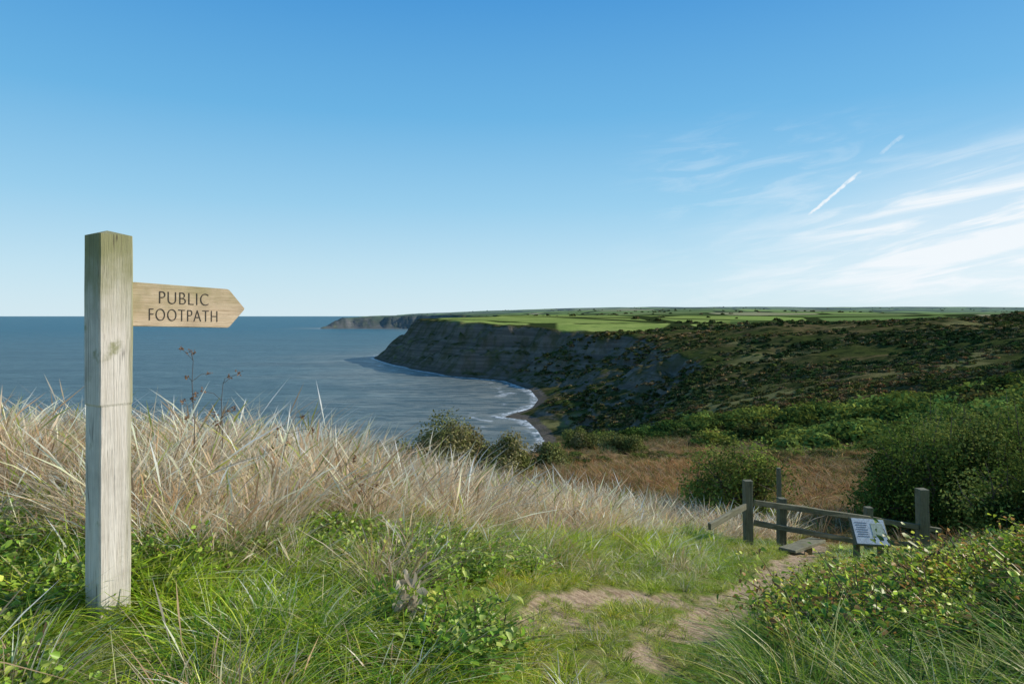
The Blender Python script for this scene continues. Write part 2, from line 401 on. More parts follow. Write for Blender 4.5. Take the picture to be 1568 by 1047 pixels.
def leaf_quads(P, size, N, colr, shape='rhomb'):
    n = len(P)
    N = N / (np.linalg.norm(N, axis=1, keepdims=True) + 1e-9)
    T = rng.normal(size=(n, 3)); T -= (T * N).sum(1, keepdims=True) * N; T /= np.linalg.norm(T, axis=1, keepdims=True) + 1e-9
    B = np.cross(N, T); s = (size * rng.uniform(.6, 1.3, n))[:, None]
    if shape == 'rhomb':
        V = np.stack([P - T * s * .6, P + B * s * .36, P + T * s * .6, P - B * s * .36], 1).reshape(-1, 3)
        Fc = [np.arange(4 * n).reshape(n, 4)]; k = 4
    else:
        up = N * s * .12
        V = np.stack([P - T * s * .5, P - T * s * .18 + B * s * .34 + up, P + T * s * .2 + B * s * .3 + up, P + T * s * .62 - up, P + T * s * .2 - B * s * .3 + up, P - T * s * .18 - B * s * .34 + up], 1).reshape(-1, 3)
        i = np.arange(n)[:, None] * 6
        Fc = [np.concatenate([i + np.array([[0, 1, 2, 3]]), i + np.array([[0, 3, 4, 5]])], 0)]; k = 6
    return V, Fc, np.repeat(colr, k, 0)

def lobed(n, nl=16, squash=.8):
    dirs = rng.normal(size=(nl, 3)); dirs[:, 2] = np.abs(dirs[:, 2]) * .9 ; dirs /= np.linalg.norm(dirs, axis=1, keepdims=True)
    cen = dirs * rng.uniform(.3, .72, (nl, 1)); rad = rng.uniform(.2, .42, nl)
    li = rng.integers(0, nl, n)
    dd = rng.normal(size=(n, 3)); dd /= np.linalg.norm(dd, axis=1, keepdims=True)
    dd[:, 2] = np.where(rng.random(n) < .6, np.abs(dd[:, 2]), dd[:, 2])
    rr = rad[li] * (rng.random(n) ** .35) * rng.uniform(.85, 1.18, n)
    P = cen[li] + dd * rr[:, None]
    P[:, 2] *= squash
    P[:, 2] = np.where(P[:, 2] < 0, -P[:, 2] * .3, P[:, 2])
    return P, dd, li, cen, rad

def shrub_proto(n, size, cols, squash=.8, nl=16):
    P, N, li, cen, rad = lobed(n, nl, squash)
    cols = np.array(cols); lc = cols[rng.integers(0, len(cols), nl)] * rng.uniform(.7, 1.3, (nl, 1))
    C = lc[li] * rng.uniform(.7, 1.35, (n, 1))
    return leaf_quads(P, size, N + rng.normal(size=(n, 3)) * .7 + np.array([0, 0, .3]), C)

G1 = [(.37, .50, .02), (.46, .60, .03), (.22, .40, .02), (.62, .66, .09)]
G2 = [(.55, .64, .05), (.70, .72, .11), (.37, .52, .03), (.8, .76, .38)]
DG = [(.08, .17, .02), (.13, .24, .025), (.24, .35, .04)]
D1 = [(.93, .70, .46), (.95, .84, .62), (.74, .53, .32), (.95, .75, .52)]
D2c = [(.66, .41, .23), (.85, .62, .42), (.48, .31, .17), (.4, .42, .1)]
BR = [(.40, .21, .095), (.50, .30, .14), (.29, .18, .07), (.22, .24, .06), (.6, .43, .25)]
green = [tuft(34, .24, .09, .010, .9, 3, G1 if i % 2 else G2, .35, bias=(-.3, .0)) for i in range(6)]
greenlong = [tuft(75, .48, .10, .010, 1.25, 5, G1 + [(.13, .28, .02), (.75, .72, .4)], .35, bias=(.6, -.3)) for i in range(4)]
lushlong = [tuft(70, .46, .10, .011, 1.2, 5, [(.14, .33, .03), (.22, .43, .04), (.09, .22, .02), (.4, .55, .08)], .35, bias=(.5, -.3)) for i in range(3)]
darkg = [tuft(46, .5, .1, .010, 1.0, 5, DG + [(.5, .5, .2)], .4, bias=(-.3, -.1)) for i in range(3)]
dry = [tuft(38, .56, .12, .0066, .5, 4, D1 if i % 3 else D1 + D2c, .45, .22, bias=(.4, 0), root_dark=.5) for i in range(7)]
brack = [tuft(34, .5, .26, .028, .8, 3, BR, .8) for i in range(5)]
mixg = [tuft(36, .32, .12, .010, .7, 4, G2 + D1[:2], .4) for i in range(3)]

def weed(n, L, cols, sz, per=3):
    Ps = []; Ns = []; Cs = []; SV = []; SF = []; SC = []; off = 0
    cols = np.array(cols)
    for i in range(n):
        a = rng.uniform(0, 6.283); d = np.array([math.cos(a), math.sin(a), 0]); l = L * rng.uniform(.6, 1.2)
        dr = rng.uniform(.2, .9); m = 8
        t = np.linspace(0, 1, m)[:, None]
        pth = d * l * (.3 * t + dr * t * t) + np.array([0, 0, 1]) * l * (t - .55 * dr * t * t)
        side = np.array([-d[1], d[0], 0]) * .003
        for k in range(m): SV += [pth[k] - side, pth[k] + side]; SC += [(.16, .1, .05)] * 2
        for k in range(m - 1): SF.append([off + 2 * k, off + 2 * k + 1, off + 2 * k + 3, off + 2 * k + 2])
        off += 2 * m
        for k in range(2, m):
            for _ in range(per):
                Ps.append(pth[k] + rng.normal(size=3) * sz * .8); Ns.append(np.array([0, 0, 1.]) + rng.normal(size=3) * .55 + d * .3)
                Cs.append(cols[rng.integers(len(cols))] * rng.uniform(.6, 1.35))
    V, Fc, C = leaf_quads(np.array(Ps), sz, np.array(Ns), np.array(Cs), 'leaf')
    return (np.concatenate([np.array(SV), V]), [np.array(SF)] + [f + off for f in Fc], np.concatenate([np.array(SC), C]))
BRC = [(.38, .5, .04), (.48, .6, .06), (.2, .34, .03), (.58, .6, .09), (.4, .22, .07)]
NET = [(.24, .40, .04), (.33, .48, .06), (.17, .28, .03), (.45, .5, .1)]
bramble = [weed(11, .38, BRC, .038) for i in range(4)]
bramdark = [weed(11, .38, [(.10, .19, .02), (.17, .27, .03), (.25, .36, .05)], .038) for i in range(3)]
nettle = [weed(8, .18, NET, .028) for i in range(3)]
SH = [(.07, .095, .024), (.10, .13, .03), (.05, .065, .02), (.13, .12, .04)]
SHG = [(.15, .20, .04), (.21, .255, .05), (.095, .13, .03)]
SHB = [(.18, .12, .055), (.13, .115, .045), (.22, .16, .075)]
shrubs = [shrub_proto(420, .24, SH if i < 4 else SHB, .7) for i in range(6)]
shrubs_far = [shrub_proto(110, .5, SH if i < 3 else SHB, .7, 9) for i in range(4)]
hedges = [shrub_proto(2200, .11, SHG if i < 3 else SH, .85, nl=22) for i in range(4)]

def scatter(name, pts, scl, protos, tilt=.12, zs=None, mat=None, var=.3, tint=None):
    n = len(pts); zs = scl if zs is None else zs
    idx = rng.integers(0, len(protos), n)
    az = rng.uniform(0, 6.283, n); tx = rng.normal(0, tilt, n); ty = rng.normal(0, tilt, n); br = rng.uniform(1 - var, 1 + var, n); hue = rng.normal(0, .06, n)
    VV = []; CC = []; FF = {3: [], 4: []}; off = 0
    for k, (V, Fs, C) in enumerate(protos):
        q = np.where(idx == k)[0]
        if not len(q): continue
        ca, sa = np.cos(az[q])[:, None], np.sin(az[q])[:, None]
        x0 = V[None, :, 0] * scl[q][:, None]; y0 = V[None, :, 1] * scl[q][:, None]; z0 = V[None, :, 2] * zs[q][:, None]
        xr = x0 * ca - y0 * sa + z0 * tx[q][:, None]; yr = x0 * sa + y0 * ca + z0 * ty[q][:, None]; zr = z0 - x0 * tx[q][:, None] * .5 - y0 * ty[q][:, None] * .5
        W_ = np.stack([xr, yr, zr], -1) + pts[q][:, None, :]
        VV.append(W_.reshape(-1, 3).astype(np.float32))
        h = hue[q][:, None]
        tn = np.stack([1 + h, np.ones_like(h), 1 - h], -1)
        if tint is not None: tn = tn * tint[q][:, None, :]
        CC.append((C[None] * br[q][:, None, None] * tn).reshape(-1, 3).astype(np.float32))
        base = (off + np.arange(len(q)) * len(V))[:, None, None]
        for f in Fs:
            if len(f): FF[f.shape[1]].append((f[None] + base).reshape(-1, f.shape[1]))
        off += len(q) * len(V)
    faces = [np.concatenate(v) for v in FF.values() if v]
    me = mesh_arrays(name, np.concatenate(VV), faces, col=np.concatenate(CC), mat=mat)
    return link(bpy.data.objects.new(name, me))

def cand(n, y0, y1, s0=-.92, s1=.92):
    y = np.sqrt(rng.uniform(y0 * y0, y1 * y1, n)); s = rng.uniform(s0, s1, n)
    return s * y, y, s
def pts3(x, y, dz=0): return np.stack([x, y, H(x, y) + dz], 1)
PX, PY = -1.76, 2.98
def postclear(x, y): return (np.hypot(x - PX, y - PY) > .14) & ~((np.abs(x / y + .6) < .10) & (y > 2.05) & (y < 3.0))
def drystart(s):
    u = s * F + 784
    return np.interp(u, [-200, 0, 200, 400, 600, 800, 1000, 1130, 1250], [3.9, 3.8, 3.6, 4.1, 5.1, 7.2, 10.3, 12.5, 14])
def keep(x, y, m): return x[m], y[m]

x, y, s = cand(19000, 1.3, 13)
n = fbm(x * .9, y * .9, 61, 3); pdd = pathd(x, y)
hed = (x > path_x(y) + .5 + .15 * n) & (y < 9.5)
m = (y < drystart(s) + n * 1.0) & (pdd > .29) & ~hed & (rng.random(len(x)) < .85) & postclear(x, y)
x, y, pdd = x[m], y[m], pdd[m]; nn = fbm(x * 1.6, y * 1.6, 62, 3)
sc = (.28 + .5 * sstep(.3, 1.7, pdd)) * (1 + .8 * nn) + rng.uniform(0, .18, len(x)); sc = np.maximum(sc, .15)
hn = fbm(x * .8 + 9, y * .8, 64, 3)[:, None]
tn = np.clip(1 + hn * np.array([[.35, .05, .1]]), .5, 1.6) * (1 + .3 * nn[:, None])
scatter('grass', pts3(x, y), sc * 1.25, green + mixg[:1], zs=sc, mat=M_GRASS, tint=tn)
# short grass fringe at the post foot
x = PX + rng.normal(0, .22, 160); y = PY - .1 - np.abs(rng.normal(0, .3, 160)); m = (np.hypot(x - PX, y - PY) > .13)
x, y = keep(x, y, m); scatter('post_foot_grass', pts3(x, y), rng.uniform(.15, .32, len(x)), green, mat=M_GRASS)
x, y, s = cand(12000, 1.3, 11, -.1, .6); dpp = pathd(x, y); nn = fbm(x * 3, y * 3, 63, 2); wn = worn(x, y)
m = (dpp < .36) & ((dpp > .22) | (wn < -.35) | (nn > .35)) & (rng.random(len(x)) < .5)
x, y = keep(x, y, m); sc = rng.uniform(.12, .26, len(x)); scatter('path_verge_grass', pts3(x, y), sc * 1.5, green, zs=sc, mat=M_GRASS)
x, y, s = cand(2800, 1.5, 7.5, -.95, .3); n = fbm(x * .9, y * .9, 71, 3)
m = (n > -.1) & (y < drystart(s) + .1) & (pathd(x, y) > .75) & postclear(x, y) & (x < path_x(y) - .5) & (rng.random(len(x)) < .45)
x, y = keep(x, y, m); q = rng.random(len(x)) < .6
scatter('tussock_grass', pts3(x[q], y[q]), rng.uniform(.4, .8, q.sum()), greenlong, mat=M_GRASS)
scatter('lush_tussock_grass', pts3(x[~q], y[~q]), rng.uniform(.4, .85, (~q).sum()), lushlong, mat=M_GRASS)
x, y, s = cand(19000, 2.9, 17, -1.0, .42); n = fbm(x * .9, y * .9, 81, 4)
rim = np.interp(s * F + 784, [-200, 0, 300, 500, 700, 1300], [10, 10, 11, 13, 17, 17])
m = (y > drystart(s) + n * 1.4 - .2) & (y < rim) & (rng.random(len(x)) < .5 + 1.0 * n) & (pathd(x, y) > .4) & postclear(x, y)
x, y = keep(x, y, m); hn = fbm(x * 1.3, y * 1.3, 82, 3); hs = .74 + .7 * hn + rng.uniform(-.2, .3, len(x))
hs *= np.interp(x / y * F + 784, [0, 250, 500, 800], [.9, .95, 1.1, .9]); hs = np.maximum(hs, .28) * np.interp(y, [3, 4.5], [.75, 1])
scatter('dry_grass', pts3(x, y), hs, dry, .25, mat=M_DRY, var=.25, tint=np.clip(1 + .35 * hn[:, None] + np.zeros((1, 3)), .5, 1.5))
x, y, s = cand(2600, 3.3, 15, -1.0, .42); m = (y > drystart(s)) & (fbm(x * .7, y * .7, 86, 3) > .0)
x, y = keep(x, y, m); scatter('green_tufts', pts3(x, y), rng.uniform(.8, 1.4, len(x)), green[:2] + mixg, mat=M_GRASS)
x, y, s = cand(1500, 2.0, 9, -.9, .3); m = (y < drystart(s)) & (pathd(x, y) > .6) & (fbm(x, y, 85, 2) > .0) & postclear(x, y)
x, y = keep(x, y, m); scatter('straw_grass', pts3(x, y), rng.uniform(.3, .7, len(x)), dry[:3], mat=M_DRY)
x, y, s = cand(3400, 1.6, 7, -1.0, .05); n = fbm(x * .9, y * .9, 91, 3)
m = (n > .08) & (y < drystart(s) + .2) & (pathd(x, y) > .6) & postclear(x, y) & (rng.random(len(x)) < .55)
x, y = keep(x, y, m); scatter('nettles', pts3(x, y), rng.uniform(.6, 1.3, len(x)), nettle, mat=M_LEAF)
NB_ = 15000
s = rng.uniform(-.3, .9, NB_); y = 11 * (125 / 11) ** (rng.random(NB_) ** .62); x = s * y
n = fbm(x / 6, y / 6, 95, 4)
m = (y > drystart(s) + .5) & (rng.random(len(x)) < .6 + .7 * n)
x, y = keep(x, y, m); hn = fbm(x / 7, y / 7, 98, 3)[:, None]
scatter('bracken', pts3(x, y, -.05), rng.uniform(.55, 1.15, len(x)) * np.interp(y, [10, 40, 120], [.9, 1.3, 2.4]), brack, mat=M_DRY, tint=np.clip(1 + hn * np.array([[.5, .2, .1]]), .4, 1.7))
N = 3000; s = rng.uniform(-.25, .9, N); y = 14 * (120 / 14) ** (rng.random(N) ** .6); x = s * y; n = fbm(x / 9, y / 9, 96, 4)
m = (n > .02) & (y > drystart(s) + 2)
x, y = keep(x, y, m); sc = rng.uniform(.3, .75, len(x)) * np.interp(y, [10, 40, 120], [.9, 1.4, 2.6])
scatter('low_scrub', pts3(x, y, -.05), sc, [shrub_proto(500, .13, c_, .7) for c_ in (SHG, SH, SHB, SHG)], .05, sc * .7, mat=M_SHRUB)
x, y, s = cand(4600, 2.3, 8.4, .2, 1.05); n = fbm(x * 1.1, y * 1.1, 97, 3)
edge = x - path_x(y)
m = (edge > .65 + .25 * n) & (y > 3.3) & (rng.random(len(x)) < .6)
xx, yy = keep(x, y, m); lay = rng.random(len(xx))
hz_ = np.interp(yy, [3, 5, 7, 8.4], [.22, .30, .12, .02]) * np.clip((xx - path_x(yy) - .4) * .6, .1, 1.5) * (1 + .6 * fbm(xx * 2, yy * 2, 99, 2))
sc = rng.uniform(.45, .95, len(xx)) * np.interp(yy, [5, 8.4], [1, .6])
dk = rng.random(len(xx)) < .3
P = pts3(xx, yy); P[:, 2] += hz_ * lay
scatter('bramble', P[~dk], sc[~dk], bramble, .35, mat=M_LEAF)
scatter('dark_bramble', P[dk], sc[dk], bramdark, .35, mat=M_LEAF)
x, y, s = cand(2400, 1.5, 6.5, .2, 1.1); edge = x - path_x(y)
m = (edge > .4) & (rng.random(len(x)) < np.where(y < 3.6, .7, .25))
x, y = keep(x, y, m); scatter('sedge', pts3(x, y), rng.uniform(.4, .9, len(x)), darkg + greenlong[:1] + lushlong[:2], mat=M_GRASS)

# hill scrub
N = 34000
y = 120 * (1050 / 120) ** (rng.random(N) ** .75); s = rng.uniform(.0, .95, N); x = s * y
n = fbm(x / 45, y / 45, 101, 4); dd = coast_d(x, y)
m = (dd > 22) & (y < np.interp(s, *RY)) & (rng.random(N) < .38 + 1.5 * n)
x, y = keep(x, y, m)
sc = rng.uniform(.8, 2.9, len(x)) * np.interp(y, [130, 400, 1000], [.95, 1.4, 2.4]); zz = sc * rng.uniform(.4, .85, len(x))
hn = fbm(x / 60 + 3, y / 60, 105, 4)[:, None]
tn = np.clip(1.05 + hn * np.array([[1.1, .5, .4]]), .5, 2.0)
nr = y < 330; P = pts3(x, y, -.4)
scatter('heath_scrub', P[nr], sc[nr], shrubs, .05, zz[nr], mat=M_SCRUB, tint=tn[nr])
scatter('heath_scrub_upper', P[~nr], sc[~nr], shrubs_far, .05, zz[~nr], mat=M_SCRUB, tint=tn[~nr])
# hedge bushes in the dip
N = 1900
s = rng.uniform(.03, .95, N); u = s * F + 784
yc = np.interp(u, [820, 1000, 1150, 1300, 1700], [118, 112, 112, 104, 88]); wd_ = np.interp(u, [820, 1000, 1200, 1700], [5, 8, 18, 34])
y = yc + rng.normal(0, 1, N) * wd_; y = np.maximum(y, 40); x = s * y
m = rng.random(N) < np.interp(u, [820, 1100, 1300, 1700], [.28, .26, .34, .4]) * (1 + fbm(x / 12, y / 12, 121, 2))
x, y = keep(x, y, m); sc = rng.uniform(1.5, 3.8, len(x)) * np.interp(x / y, [.05, .3, .5, .7], [.65, 1.05, 1.5, 1.65]) * np.interp(y, [40, 80], [.5, 1])
hn = fbm(x / 14 + 3, y / 14, 125, 3)[:, None]
scatter('hedgerow', pts3(x, y, -.3), sc * 1.15, hedges, .05, sc * rng.uniform(.7, 1.05, len(x)), mat=M_SHRUB, tint=np.clip(1 + hn * np.array([[.7, .4, .3]]), .5, 1.6))
N = 4200; yy = 1050 * 6.5 ** rng.random(N); s = rng.uniform(-.15, .9, N); x = s * yy; dd = coast_d(x, yy)
lines = np.abs(fbm(x / 500, yy / 700, 111, 2))
m = (dd > 130) & (lines < .035)
x, y = keep(x, yy, m); scatter('distant_trees', pts3(x, y, -1), rng.uniform(4, 10, len(x)), shrubs_far, .05, mat=M_SCRUB)

# ------------------------------------------------------------------ individual bushes
def tube_mesh(paths, sides=6):
    V = []; Q = []; off = 0
    for pts, rad in paths:
        pts = np.array(pts); n = len(pts)
        for i in range(n):
            d = pts[min(i + 1, n - 1)] - pts[max(i - 1, 0)]; d = d / (np.linalg.norm(d) + 1e-9)
            a = np.cross(d, [0.3, 1, .1]); a /= np.linalg.norm(a) + 1e-9; b = np.cross(d, a)
            for k in range(sides):
                an = 2 * math.pi * k / sides; V.append(pts[i] + (a * math.cos(an) + b * math.sin(an)) * rad[i])
        for i in range(n - 1):
            for k in range(sides):
                k2 = (k + 1) % sides; Q.append([off + i * sides + k, off + i * sides + k2, off + (i + 1) * sides + k2, off + (i + 1) * sides + k])
        off += n * sides
    return np.array(V), np.array(Q)
def bush(name, cx, cy, rx, top, nleaf, size, cols, nl=26, lift=0., mat=None):
    """top = height of the crown relative to eye level"""
    z0 = float(H(np.array([cx]), np.array([cy]))[0]) - .1
    rz = (EYE + top - z0 - lift) / .98
    P, N_, li, cen, rad = lobed(nleaf, nl, 1.0)
    cols = np.array(cols); lc = cols[rng.integers(0, len(cols), nl)] * rng.uniform(.7, 1.3, (nl, 1))
    C = lc[li] * rng.uniform(.65, 1.4, (nleaf, 1))
    S = np.array([rx, rx, rz])
    P = P * S; P[:, 2] += lift
    V, Fc, CC = leaf_quads(P, size, N_ + rng.normal(size=P.shape) * .8 + np.array([0, 0, .3]), C, 'rhomb')
    em = link(bpy.data.objects.new(name, None)); em.location = (cx, cy, z0)
    o = link(bpy.data.objects.new('foliage', mesh_arrays('foliage', V, Fc, col=CC, mat=mat or M_SHRUB))); o.parent = em
    paths = []
    for i in range(nl):
        end = cen[i] * S + np.array([0, 0, lift]); st = np.array([rng.normal(0, .12), rng.normal(0, .12), 0]) * rx
        t = np.linspace(0, 1, 6)[:, None]
        pp = st * (1 - t) + end * t + rng.normal(size=(6, 3)) * .05 * rx * np.sin(t * 3.14) + np.array([0, 0, .15 * rz]) * np.sin(t * 3.14)
        paths.append((pp, np.linspace(.045, .012, 6) * max(.6, rx / 2)))
        for _ in range(5):
            d = rng.normal(size=3); d[2] = abs(d[2]); d /= np.linalg.norm(d)
            b0 = pp[rng.integers(2, 6)]; ee = b0 + d * rad[i] * S * 1.15
            paths.append(([b0, (b0 + ee) / 2 + rng.normal(size=3) * .03 * rx, ee], [.012 * rx ** .5, .008 * rx ** .5, .003]))
    V, Q = tube_mesh(paths, 5)
    o = link(bpy.data.objects.new('branches', mesh_arrays('branches', V, Q, mat=M_BARK, smooth=True))); o.parent = em
DK = [(.09, .135, .026), (.13, .185, .034), (.06, .09, .02), (.2, .23, .055)]
HW = [(.2, .25, .05), (.26, .32, .06), (.13, .17, .038), (.28, .28, .085)]
GO = [(.19, .205, .06), (.22, .23, .075), (.14, .16, .045), (.27, .24, .11)]
bush('gorse_bush', -4.5, 45, 4.8, -6.5, 60000, .16, GO, 60)
bush('gorse_bush', -8.0, 46, 2.8, -7.7, 20000, .15, GO, 24)
bush('gorse_bush', -0.8, 45, 3.0, -7.6, 24000, .15, GO, 24)
bush('hawthorn_bush', 5.3, 16, 1.5, -2.65, 13000, .06, HW, 30, lift=.4)
bush('hawthorn_bush', 12.3, 18.5, 2.8, -1.9, 34000, .075, DK, 44, lift=.1)
bush('hawthorn_bush', 15.2, 21.5, 3.4, -1.7, 32000, .085, DK, 44, lift=.1)
bush('hawthorn_bush', 10.2, 17.5, 1.8, -2.9, 18000, .07, DK, 30, lift=.1)
bush('hawthorn_bush', 10.3, 13.4, 1.7, -2.4, 18000, .06, DK, 30, lift=.1)
bush('gorse_bush', 3.4, 60, 2.4, -11.0, 8000, .16, GO, 18)
bush('gorse_bush', 12, 75, 3.2, -12.5, 9000, .2, GO, 18)
bush('gorse_bush', 9, 85, 3.4, -13.0, 9000, .2, GO, 18)

# ------------------------------------------------------------------ signpost
def hz(x, y): return float(H(np.array([float(x)]), np.array([float(y)]))[0])
rotz = math.atan2(.8237, .567)
sp = link(bpy.data.objects.new('public_footpath_signpost', None))
base_z = EYE - 1.38
sp.location = (-1.755, 2.9, base_z); sp.rotation_euler = (math.radians(-.35), math.radians(.25), rotz)
W = .141
rings = []
zs = [-.35, 0, .15, .3, .5, .7, .85, .99, 1.0, 1.15, 1.3, 1.5, 1.65, 1.735]
for z in zs:
    ins = .0035 if z < .995 else 0.0
    j = lambda: rng.normal(0, .0009)
    c = .006
    x0, x1, y0, y1 = ins + j(), W - ins + j(), ins + j(), W - ins + j()
    rings.append([(x0 + c, y0, z), (x1 - c, y0, z), (x1, y0 + c, z), (x1, y1 - c, z), (x1 - c, y1, z), (x0 + c, y1, z), (x0, y1 - c, z), (x0, y0 + c, z)])
bm = bmesh.new(); vr = [[bm.verts.new(p) for p in rg] for rg in rings]
for a, b_ in zip(vr[:-1], vr[1:]):
    for k in range(8): bm.faces.new([a[k], a[(k + 1) % 8], b_[(k + 1) % 8], b_[k]])
top = bm.verts.new((W * .45, W * .5, 1.757))
for k in range(8): bm.faces.new([vr[-1][k], vr[-1][(k + 1) % 8], top])
bm.faces.new(vr[0][::-1])
me = bpy.data.meshes.new('post'); bm.to_mesh(me); bm.free(); me.materials.append(M_POST)
o = link(bpy.data.objects.new('post', me)); o.parent = sp
e0 = 1.38
prof = [(.125, e0 + .150), (.160, e0 + .1535), (.617, e0 + .139), (.630, e0 + .134), (.716, e0 + .042), (.712, e0 + .034), (.628, e0 - .052), (.615, e0 - .056), (.160, e0 - .0445), (.125, e0 - .043)]
bm = bmesh.new(); f = bm.faces.new([bm.verts.new((px, .028, pz)) for px, pz in prof])
ex = bmesh.ops.extrude_face_region(bm, geom=[f]); bmesh.ops.translate(bm, verts=[v for v in ex['geom'] if isinstance(v, bmesh.types.BMVert)], vec=(0, .034, 0))
bmesh.ops.recalc_face_normals(bm, faces=bm.faces)
bmesh.ops.bevel(bm, geom=[e_ for e_ in bm.edges], offset=.0025, segments=2, affect='EDGES')
me = bpy.data.meshes.new('arm_board'); bm.to_mesh(me); bm.free(); me.materials.append(M_BOARD)
o = link(bpy.data.objects.new('arm_board', me)); o.parent = sp
def lettering(txt, x0, x1, z0, z1):
    cu = bpy.data.curves.new(txt, 'FONT'); cu.body = txt; cu.size = .08; cu.extrude = .0012; cu.space_character = 1.12; cu.offset = -.0016
    t = bpy.data.objects.new(txt, cu); link(t); bpy.context.view_layer.update()
    me = bpy.data.meshes.new_from_object(t.evaluated_get(bpy.context.evaluated_depsgraph_get()))
    bpy.data.objects.remove(t)
    n_ = len(me.vertices); co = np.empty(n_ * 3, np.float32); me.vertices.foreach_get('co', co); co = co.reshape(-1, 3)
    mn = co.min(0); mx = co.max(0)
    X_ = x0 + (co[:, 0] - mn[0]) / (mx[0] - mn[0]) * (x1 - x0)
    Zz = z0 + (co[:, 1] - mn[1]) / (mx[1] - mn[1]) * (z1 - z0) - (X_ - x0) * .025
    Y_ = .0272 - co[:, 2]
    me.vertices.foreach_set('co', np.stack([X_, Y_, Zz], 1).astype(np.float32).ravel()); me.update()
    me.materials.clear(); me.materials.append(M_LET)
    o = link(bpy.data.objects.new('lettering_' + txt.lower(), me)); o.parent = sp
lettering('PUBLIC', .272, .515, e0 + .060, e0 + .117)
lettering('FOOTPATH', .225, .562, e0 - .018, e0 + .037)

# ------------------------------------------------------------------ fence, stile, board
def beam(name, p1, p2, w_, h_, parent, mat=M_FENCE):
    p1 = Vector(p1); p2 = Vector(p2); d = (p2 - p1); L = d.length
    bm = bmesh.new(); bmesh.ops.create_cube(bm, size=1); bmesh.ops.subdivide_edges(bm, edges=[e_ for e_ in bm.edges if abs(e_.verts[0].co.z - e_.verts[1].co.z) > .5], cuts=4)
    for v in bm.verts:
        k = v.co.z
        v.co = Vector((v.co.x * w_ + rng.normal(0, .004), v.co.y * h_ + rng.normal(0, .004) , k * L))
    me = bpy.data.meshes.new(name); bm.to_mesh(me); bm.free(); me.materials.append(mat)
    o = link(bpy.data.objects.new(name, me)); o.rotation_mode = 'QUATERNION'
    o.rotation_quaternion = d.to_track_quat('Z', 'Y'); o.location = (p1 + p2) / 2
    b2 = o.modifiers.new('bevel', 'BEVEL'); b2.width = .008; b2.segments = 2
    o.parent = parent; return o
fen = link(bpy.data.objects.new('wooden_fence', None))
g = lambda x, y: hz(x, y)
def Pz(u, v, y): return ((u - 784) / F * y, y, EYE - (v - 484) / F * y)
def post(u, vt, y, w_, name, par=fen):
    x_ = (u - 784) / F * y; beam(name, (x_, y, g(x_, y) - .3), (x_ + rng.normal(0, .01), y, EYE - (vt - 484) / F * y), w_, w_, par)
post(1146, 735, 11.0, .13, 'post_1'); post(1197, 762, 11.6, .12, 'post_2'); post(1330, 776, 12.0, .12, 'post_3'); post(1413, 748, 12.3, .17, 'post_4')
beam('top_rail_1', Pz(1155, 769, 11.1), Pz(1332, 794, 11.9), .045, .09, fen)
beam('top_rail_2', Pz(1325, 793, 11.95), Pz(1440, 812, 12.4), .045, .09, fen)
beam('lower_rail_1', Pz(1155, 800, 11.1), Pz(1332, 832, 11.9), .045, .085, fen)
beam('lower_rail_2', Pz(1325, 826, 11.95), Pz(1440, 838, 12.4), .045, .085, fen)
beam('side_rail', Pz(1141, 775, 10.9), Pz(1086, 806, 9.9), .05, .10, fen)
sti = link(bpy.data.objects.new('wooden_stile', None))
post(1193, 716, 12.1, .07, 'hand_post', sti)
beam('step_board', Pz(1205, 842, 10.4), Pz(1252, 826, 11.6), .26, .05, sti)
beam('step_leg_1', (4.35, 10.6, g(4.35, 10.6) - .2), (4.35, 10.6, Pz(1212, 843, 10.6)[2] - .02), .1, .1, sti)
beam('step_leg_2', (4.95, 11.4, g(4.95, 11.4) - .2), (4.95, 11.4, Pz(1245, 832, 11.4)[2] - .02), .1, .1, sti)
ib = link(bpy.data.objects.new('information_board', None))
c_ = Vector(Pz(1331, 814, 10.6)); ex_ = Vector((1, .12, -.10)).normalized(); ey_ = Vector((.02, .55, .83)); ey_ = (ey_ - ey_.dot(ex_) * ex_).normalized(); ez_ = ex_.cross(ey_)
def slab(name, w_, h_, t_, off, mat, cx=0, cy=0):
    bm = bmesh.new(); bmesh.ops.create_cube(bm, size=1)
    for v in bm.verts: v.co = Vector((v.co.x * w_ + cx, v.co.y * h_ + cy, v.co.z * t_ + off))
    me = bpy.data.meshes.new(name); bm.to_mesh(me); bm.free(); me.materials.append(mat)
    o = link(bpy.data.objects.new(name, me)); M = Matrix((ex_, ey_, ez_)).transposed().to_4x4(); M.translation = c_; o.matrix_world = M
    o.parent = ib; return o
slab('frame', .58, .43, .04, 0, M_FENCE); slab('panel', .54, .39, .006, .024, M_PANEL)
for k in range(7): slab('text_line_%d' % k, .2 - .02 * (k % 3), .010, .002, .029, M_PRINT, -.13, .13 - k * .035)
slab('map_print', .2, .2, .002, .029, plain('map_green', (.42, .52, .4)), .13, .03)
for sx in (-.2, .2):
    q = c_ + ex_ * sx; beam('leg', (q.x, q.y + .03, g(q.x, q.y) - .2), (q.x, q.y + .03, q.z - .05), .08, .08, ib)

